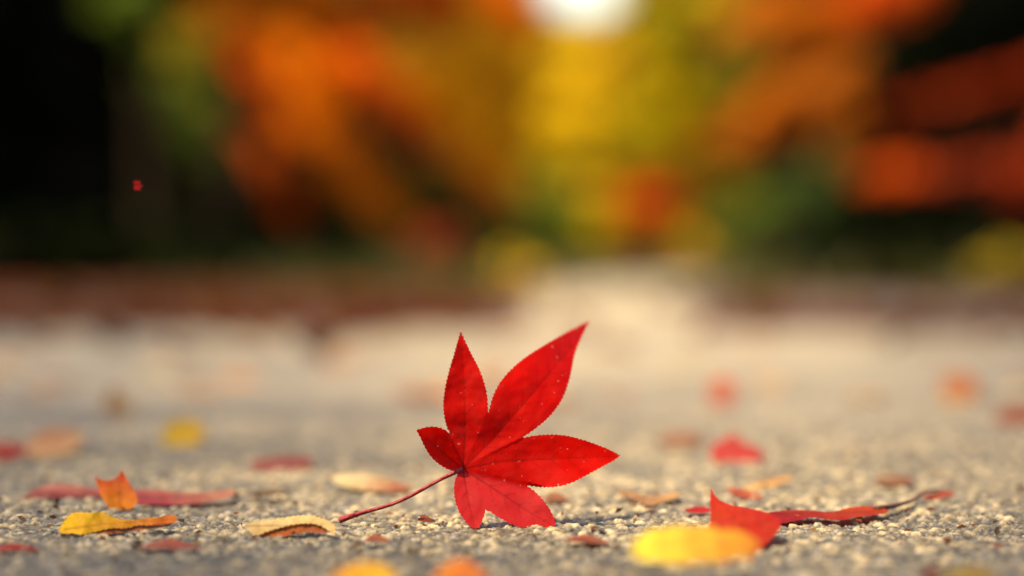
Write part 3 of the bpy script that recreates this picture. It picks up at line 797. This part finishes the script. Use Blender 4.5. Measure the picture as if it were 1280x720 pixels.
shaped('fallen_leaf', 'tan orange blurred leaf near the left edge behind the pinkish leaf', [(30, 562), (45, 540), (75, 532), (108, 543), (98, 562), (62, 570), (36, 570)], .0016, (.50, .20, .09), (.72, .42, .20), (.6, .8))
shaped('fallen_leaf', 'dark red blurred leaf cut by the left edge of the view', [(-25, 558), (10, 550), (38, 561), (20, 574), (-20, 575)], .0012, (.40, .04, .015), (.34, .03, .015))
# right group
r = leaf_root('dark red maple leaf lying flat at right with a long stalk, front lobe folded up', 1000, 651)
shaped('lobe', None, [(956, 641), (985, 637), (1020, 638), (1040, 641), (1060, 634), (1090, 632), (1108, 636), (1113, 641), (1085, 645), (1062, 647), (1058, 651), (1030, 649), (1015, 646), (1000, 650), (975, 655), (963, 652)], .0014, (.30, .007, .007), (.48, .05, .010), (1, -.6), r, mat=M_HERO, base_y=652, step=2.6)
shaped('lobe', None, [(853, 638), (866, 633), (880, 633), (890, 636), (888, 641), (862, 641)], .0012, (.50, .02, .02), None, (1, 0), r, mat=M_HERO, base_y=642)
shaped('lobe', None, [(1152, 622), (1165, 616), (1185, 613), (1197, 617), (1180, 622), (1160, 625)], .0010, (.50, .05, .03), (.40, .08, .04), (1, 0), r, mat=M_HERO, base_y=625)
pts = []
for q in ((1095, 641), (1118, 637), (1138, 631), (1155, 622), (1180, 617)):
    g = ground_at(q[0], q[1] + 3) - r.location; g.z = .0022 if q[0] < 1150 else .0030; pts.append(g)
stem(r, Vector((0, 0, 0)), pts, [.0012, .0009, .0007, .0007, .0004], M_STEMB)
d_t = ground_depth(694)
shaped('folded_lobe', None, [(889, 610), (890, 613), (897, 624), (912, 631), (935, 635), (956, 639), (973, 646), (978, 656), (969, 669), (956, 682), (946, 693), (918, 692), (896, 682), (884, 664), (889, 647), (887, 630)], .00078, (.52, .008, .008), (.60, .06, .010), (-.5, .7), r, mat=M_HERO, rib=[(940, 690), (925, 655), (891, 618)], tooth=(7, .9), wav=.002)
shaped('fallen_leaf', 'blurred yellow leaf in the foreground in front of the folded red lobe', [(787, 690), (792, 676), (804, 667), (815, 660), (832, 661), (846, 655), (866, 658), (886, 656), (900, 663), (922, 662), (940, 671), (951, 679), (942, 690), (944, 699), (922, 697), (900, 705), (872, 702), (846, 707), (820, 701), (802, 703)], .0008, (1.25, .95, .08), (1.0, .36, .015), (1.25, .15), bow=.004, dshift=-.065, wav=.0022, tooth=(9, 2.0), rib=[(792, 688), (860, 682), (948, 680)])
shaped('maple_leaf', 'small blurred red maple leaf with raised tips at right behind the standing leaf', [(889, 576), (887, 563), (895, 551), (906, 550), (918, 538), (926, 553), (946, 558), (958, 572), (942, 580), (915, 578)], .0010, (.46, .045, .035), (.40, .03, .025))
shaped('fallen_leaf', 'tiny blurred red leaf standing on edge farther up the road', [(884, 500), (889, 474), (904, 467), (921, 480), (919, 500), (904, 508)], .0012, (.40, .09, .045), (.42, .11, .06))
shaped('fallen_leaf', 'blurred orange leaf far out on the right of the road', [(1171, 486), (1184, 467), (1210, 465), (1227, 482), (1216, 499), (1190, 501)], .0014, (.46, .16, .05), (.42, .13, .045))
shaped('fallen_leaf', 'blurred rusty leaf at the right edge of the road', [(1238, 526), (1254, 507), (1290, 504), (1302, 525), (1270, 533)], .0014, (.36, .12, .06), (.32, .10, .05))
shaped('fallen_leaf', 'blurred brown leaf left of the small blurred red maple leaf', [(820, 549), (840, 540), (870, 542), (883, 550), (860, 558), (832, 557)], .0018, (.34, .16, .09), BRN)
shaped('fallen_leaf', 'rust brown curled scrap just behind the tip of the upright red lobe', [(906, 609), (925, 610), (948, 616), (956, 624), (935, 624), (915, 618)], .0012, (.46, .07, .03), (.38, .10, .05))
shaped('fallen_leaf', 'thin ochre leaf edge behind the dark red leaf at right', [(924, 611), (950, 602), (985, 594), (996, 597), (975, 605), (945, 613)], .0010, (.66, .40, .14), (.50, .26, .10))
shaped('fallen_leaf', 'brown withered leaf right of the standing leaf, nearest its right lobe', [(765, 616), (785, 612), (812, 622), (846, 614), (852, 620), (830, 628), (806, 634), (788, 622)], .0014, (.26, .13, .07), (.52, .30, .13), (1, -.5))
shaped('fallen_leaf', 'brown withered leaf behind the stalk of the dark red leaf', [(1090, 598), (1112, 593), (1140, 597), (1146, 604), (1120, 607), (1096, 605)], .0016, (.28, .15, .08), BRN)
# foreground blur
shaped('fallen_leaf', 'blurred orange yellow leaf at the bottom edge below the cream leaf', [(408, 730), (425, 710), (455, 702), (485, 706), (502, 728), (490, 752), (420, 752)], .0009, (.85, .36, .012), (.85, .50, .015), dshift=-.03)
shaped('fallen_leaf', 'blurred deep orange leaf at the bottom edge below the standing leaf', [(534, 730), (553, 707), (575, 696), (597, 706), (616, 730), (592, 752), (550, 752)], .0009, (.82, .26, .015), (.62, .14, .012), dshift=-.03)
shaped('fallen_leaf', 'blurred mustard leaf at the bottom edge on the right', [(1172, 728), (1192, 711), (1225, 706), (1254, 724), (1236, 748), (1190, 748)], .0009, (.66, .44, .03), (.60, .34, .06), dshift=-.03)
shaped('fallen_leaf', 'blurred dark red leaf at the bottom edge left of the mustard one', [(1145, 728), (1157, 710), (1170, 706), (1180, 726), (1166, 742)], .0009, (.36, .07, .03), BRN, dshift=-.03)
# scraps
lay('leaf_scrap', 'narrow red scrap at the lower left corner', 20, 690, leaf_mesh(ovate(mm(66, 690), 10), 2, (0, 0), [(0, 0, 90, 12, 5)], .3, .8, (.42, .04, .03), (.36, .04, .03), seed=31), 'leaf scrap')
lay('leaf_scrap', 'dull pink brown scrap in front of the yellow curled leaf', 214, 688, leaf_mesh(ovate(mm(84, 688), 12), -2, (0, 0), [(0, 0, 90, 16, 5)], .3, 1.0, (.38, .11, .08), (.36, .07, .05), seed=32), 'leaf scrap')
lay('leaf_scrap', 'small red brown scrap under the middle of the slanting red stalk', 535, 655, leaf_mesh(ovate(mm(26, 655), 9), 10, (0, 0), [(0, 0, 90, 18, 4)], .3, .8, (.30, .06, .04), BRN, seed=33), 'leaf scrap')
lay('leaf_scrap', 'blurred rust scrap in front of the stalk of the standing leaf', 473, 679, leaf_mesh(ovate(mm(36, 679), 9), 5, (0, 0), [(0, 0, 90, 16, 4)], .3, .8, (.40, .10, .06), (.38, .14, .07), seed=34), 'leaf scrap')
lay('leaf_scrap', 'blurred wine red scrap in front of the right foot of the standing leaf', 735, 681, leaf_mesh(ovate(mm(64, 681), 12), -14, (0, 0), [(0, 0, 90, 14, 4)], .3, .8, (.34, .07, .06), BRN, seed=35), 'leaf scrap')
lay('leaf_scrap', 'dark grey brown scrap between the pinkish leaf and the pale cream leaf', 338, 622, leaf_mesh(ovate(mm(60, 622), 12), 3, (0, 0), [(0, 0, 90, 13, 4)], .3, .8, (.16, .11, .07), (.2, .13, .08), seed=36), 'leaf scrap')
lay('leaf_scrap', 'brown scrap behind the right lobe of the standing leaf', 697, 628, leaf_mesh(ovate(mm(34, 628), 12), 3, (0, 0), [(0, 0, 90, 15, 4)], .3, .8, (.30, .12, .08), BRN, seed=37), 'leaf scrap')
lay('leaf_scrap', 'faded brown scrap far back beside the round yellow leaf', 150, 520, leaf_mesh(ovate(mm(40, 520), 34), 20, (20, 0), [(0, 0, 90, 25, 9)], .3, 1.2, (.5, .26, .13), TAN, seed=38), 'leaf scrap')
def crumbs():
    rg = np.random.default_rng(33); P = []; C = []
    for i in range(900):
        y = rg.uniform(.66, 1.25); x = rg.uniform(-.27, .27) * (y / .8)
        P.append((x, y, .0006 + .0009 * rg.random())); k = rg.random()
        C.append(np.array([(.06, .025, .012), (.10, .03, .015), (.14, .08, .035), (.03, .018, .012)][int(k * 4)]) * rg.uniform(.6, 1.2))
    V, F, CC = leaf_cards(np.array(P), .0034, np.array(C), 2.2, 33)
    tag(link('leaf_crumbs', mesh('leaf_crumbs', V, F, CC), M_LEAFY), 'brown crumbs of broken leaves caught in the road grit', 'leaf crumbs', kind='stuff')
crumbs()
# a red leaf fragment drifting down against the dark trees
fl = link('falling_leaf', leaf_mesh(maple(3.4, MAP5, .45), 20, (70, 10), [(0, 0, 90, 25, 2)], .3, .2, (.70, .015, .02), REDC, tooth=None, seed=40), M_HERO)
fl.location = at(168, 240, .872)
tag(fl, 'tiny red leaf drifting down in the air against the black trees', 'leaf')
# small fallen leaves spread over the open road, blurred in the distance
rg = random.Random(4)
protos = [leaf_mesh(ovate(34, 22), 0, (0, 0), [(0, 0, 90, 14, 8)], .3, 1.5, c, c2, seed=50 + i) for i, (c, c2) in enumerate([((.62, .36, .18), TAN), ((.60, .24, .10), (.66, .30, .10)), ((.40, .16, .09), BRN), ((.72, .60, .38), CRM)])]
for i in range(84):
    py = 400 + 110 * rg.random() ** 1.3; g = ground_at(-80 + 1440 * rg.random() ** 1.5, py)
    o = link('fallen_leaf', protos[i % 4]) if False else bpy.data.objects.new('fallen_leaf', protos[i % 4])
    if i % 4 == i: protos[i].materials.append(M_FALL)
    COL.objects.link(o); o.location = g; o.rotation_euler = (0, 0, rg.uniform(0, 6.28)); s = rg.uniform(.8, 1.4); o.scale = (s, s, s)
    tag(o, 'small faded leaf lying far back on the open road, blurred to a soft smudge', 'leaf', 'faded leaves scattered on the far road')
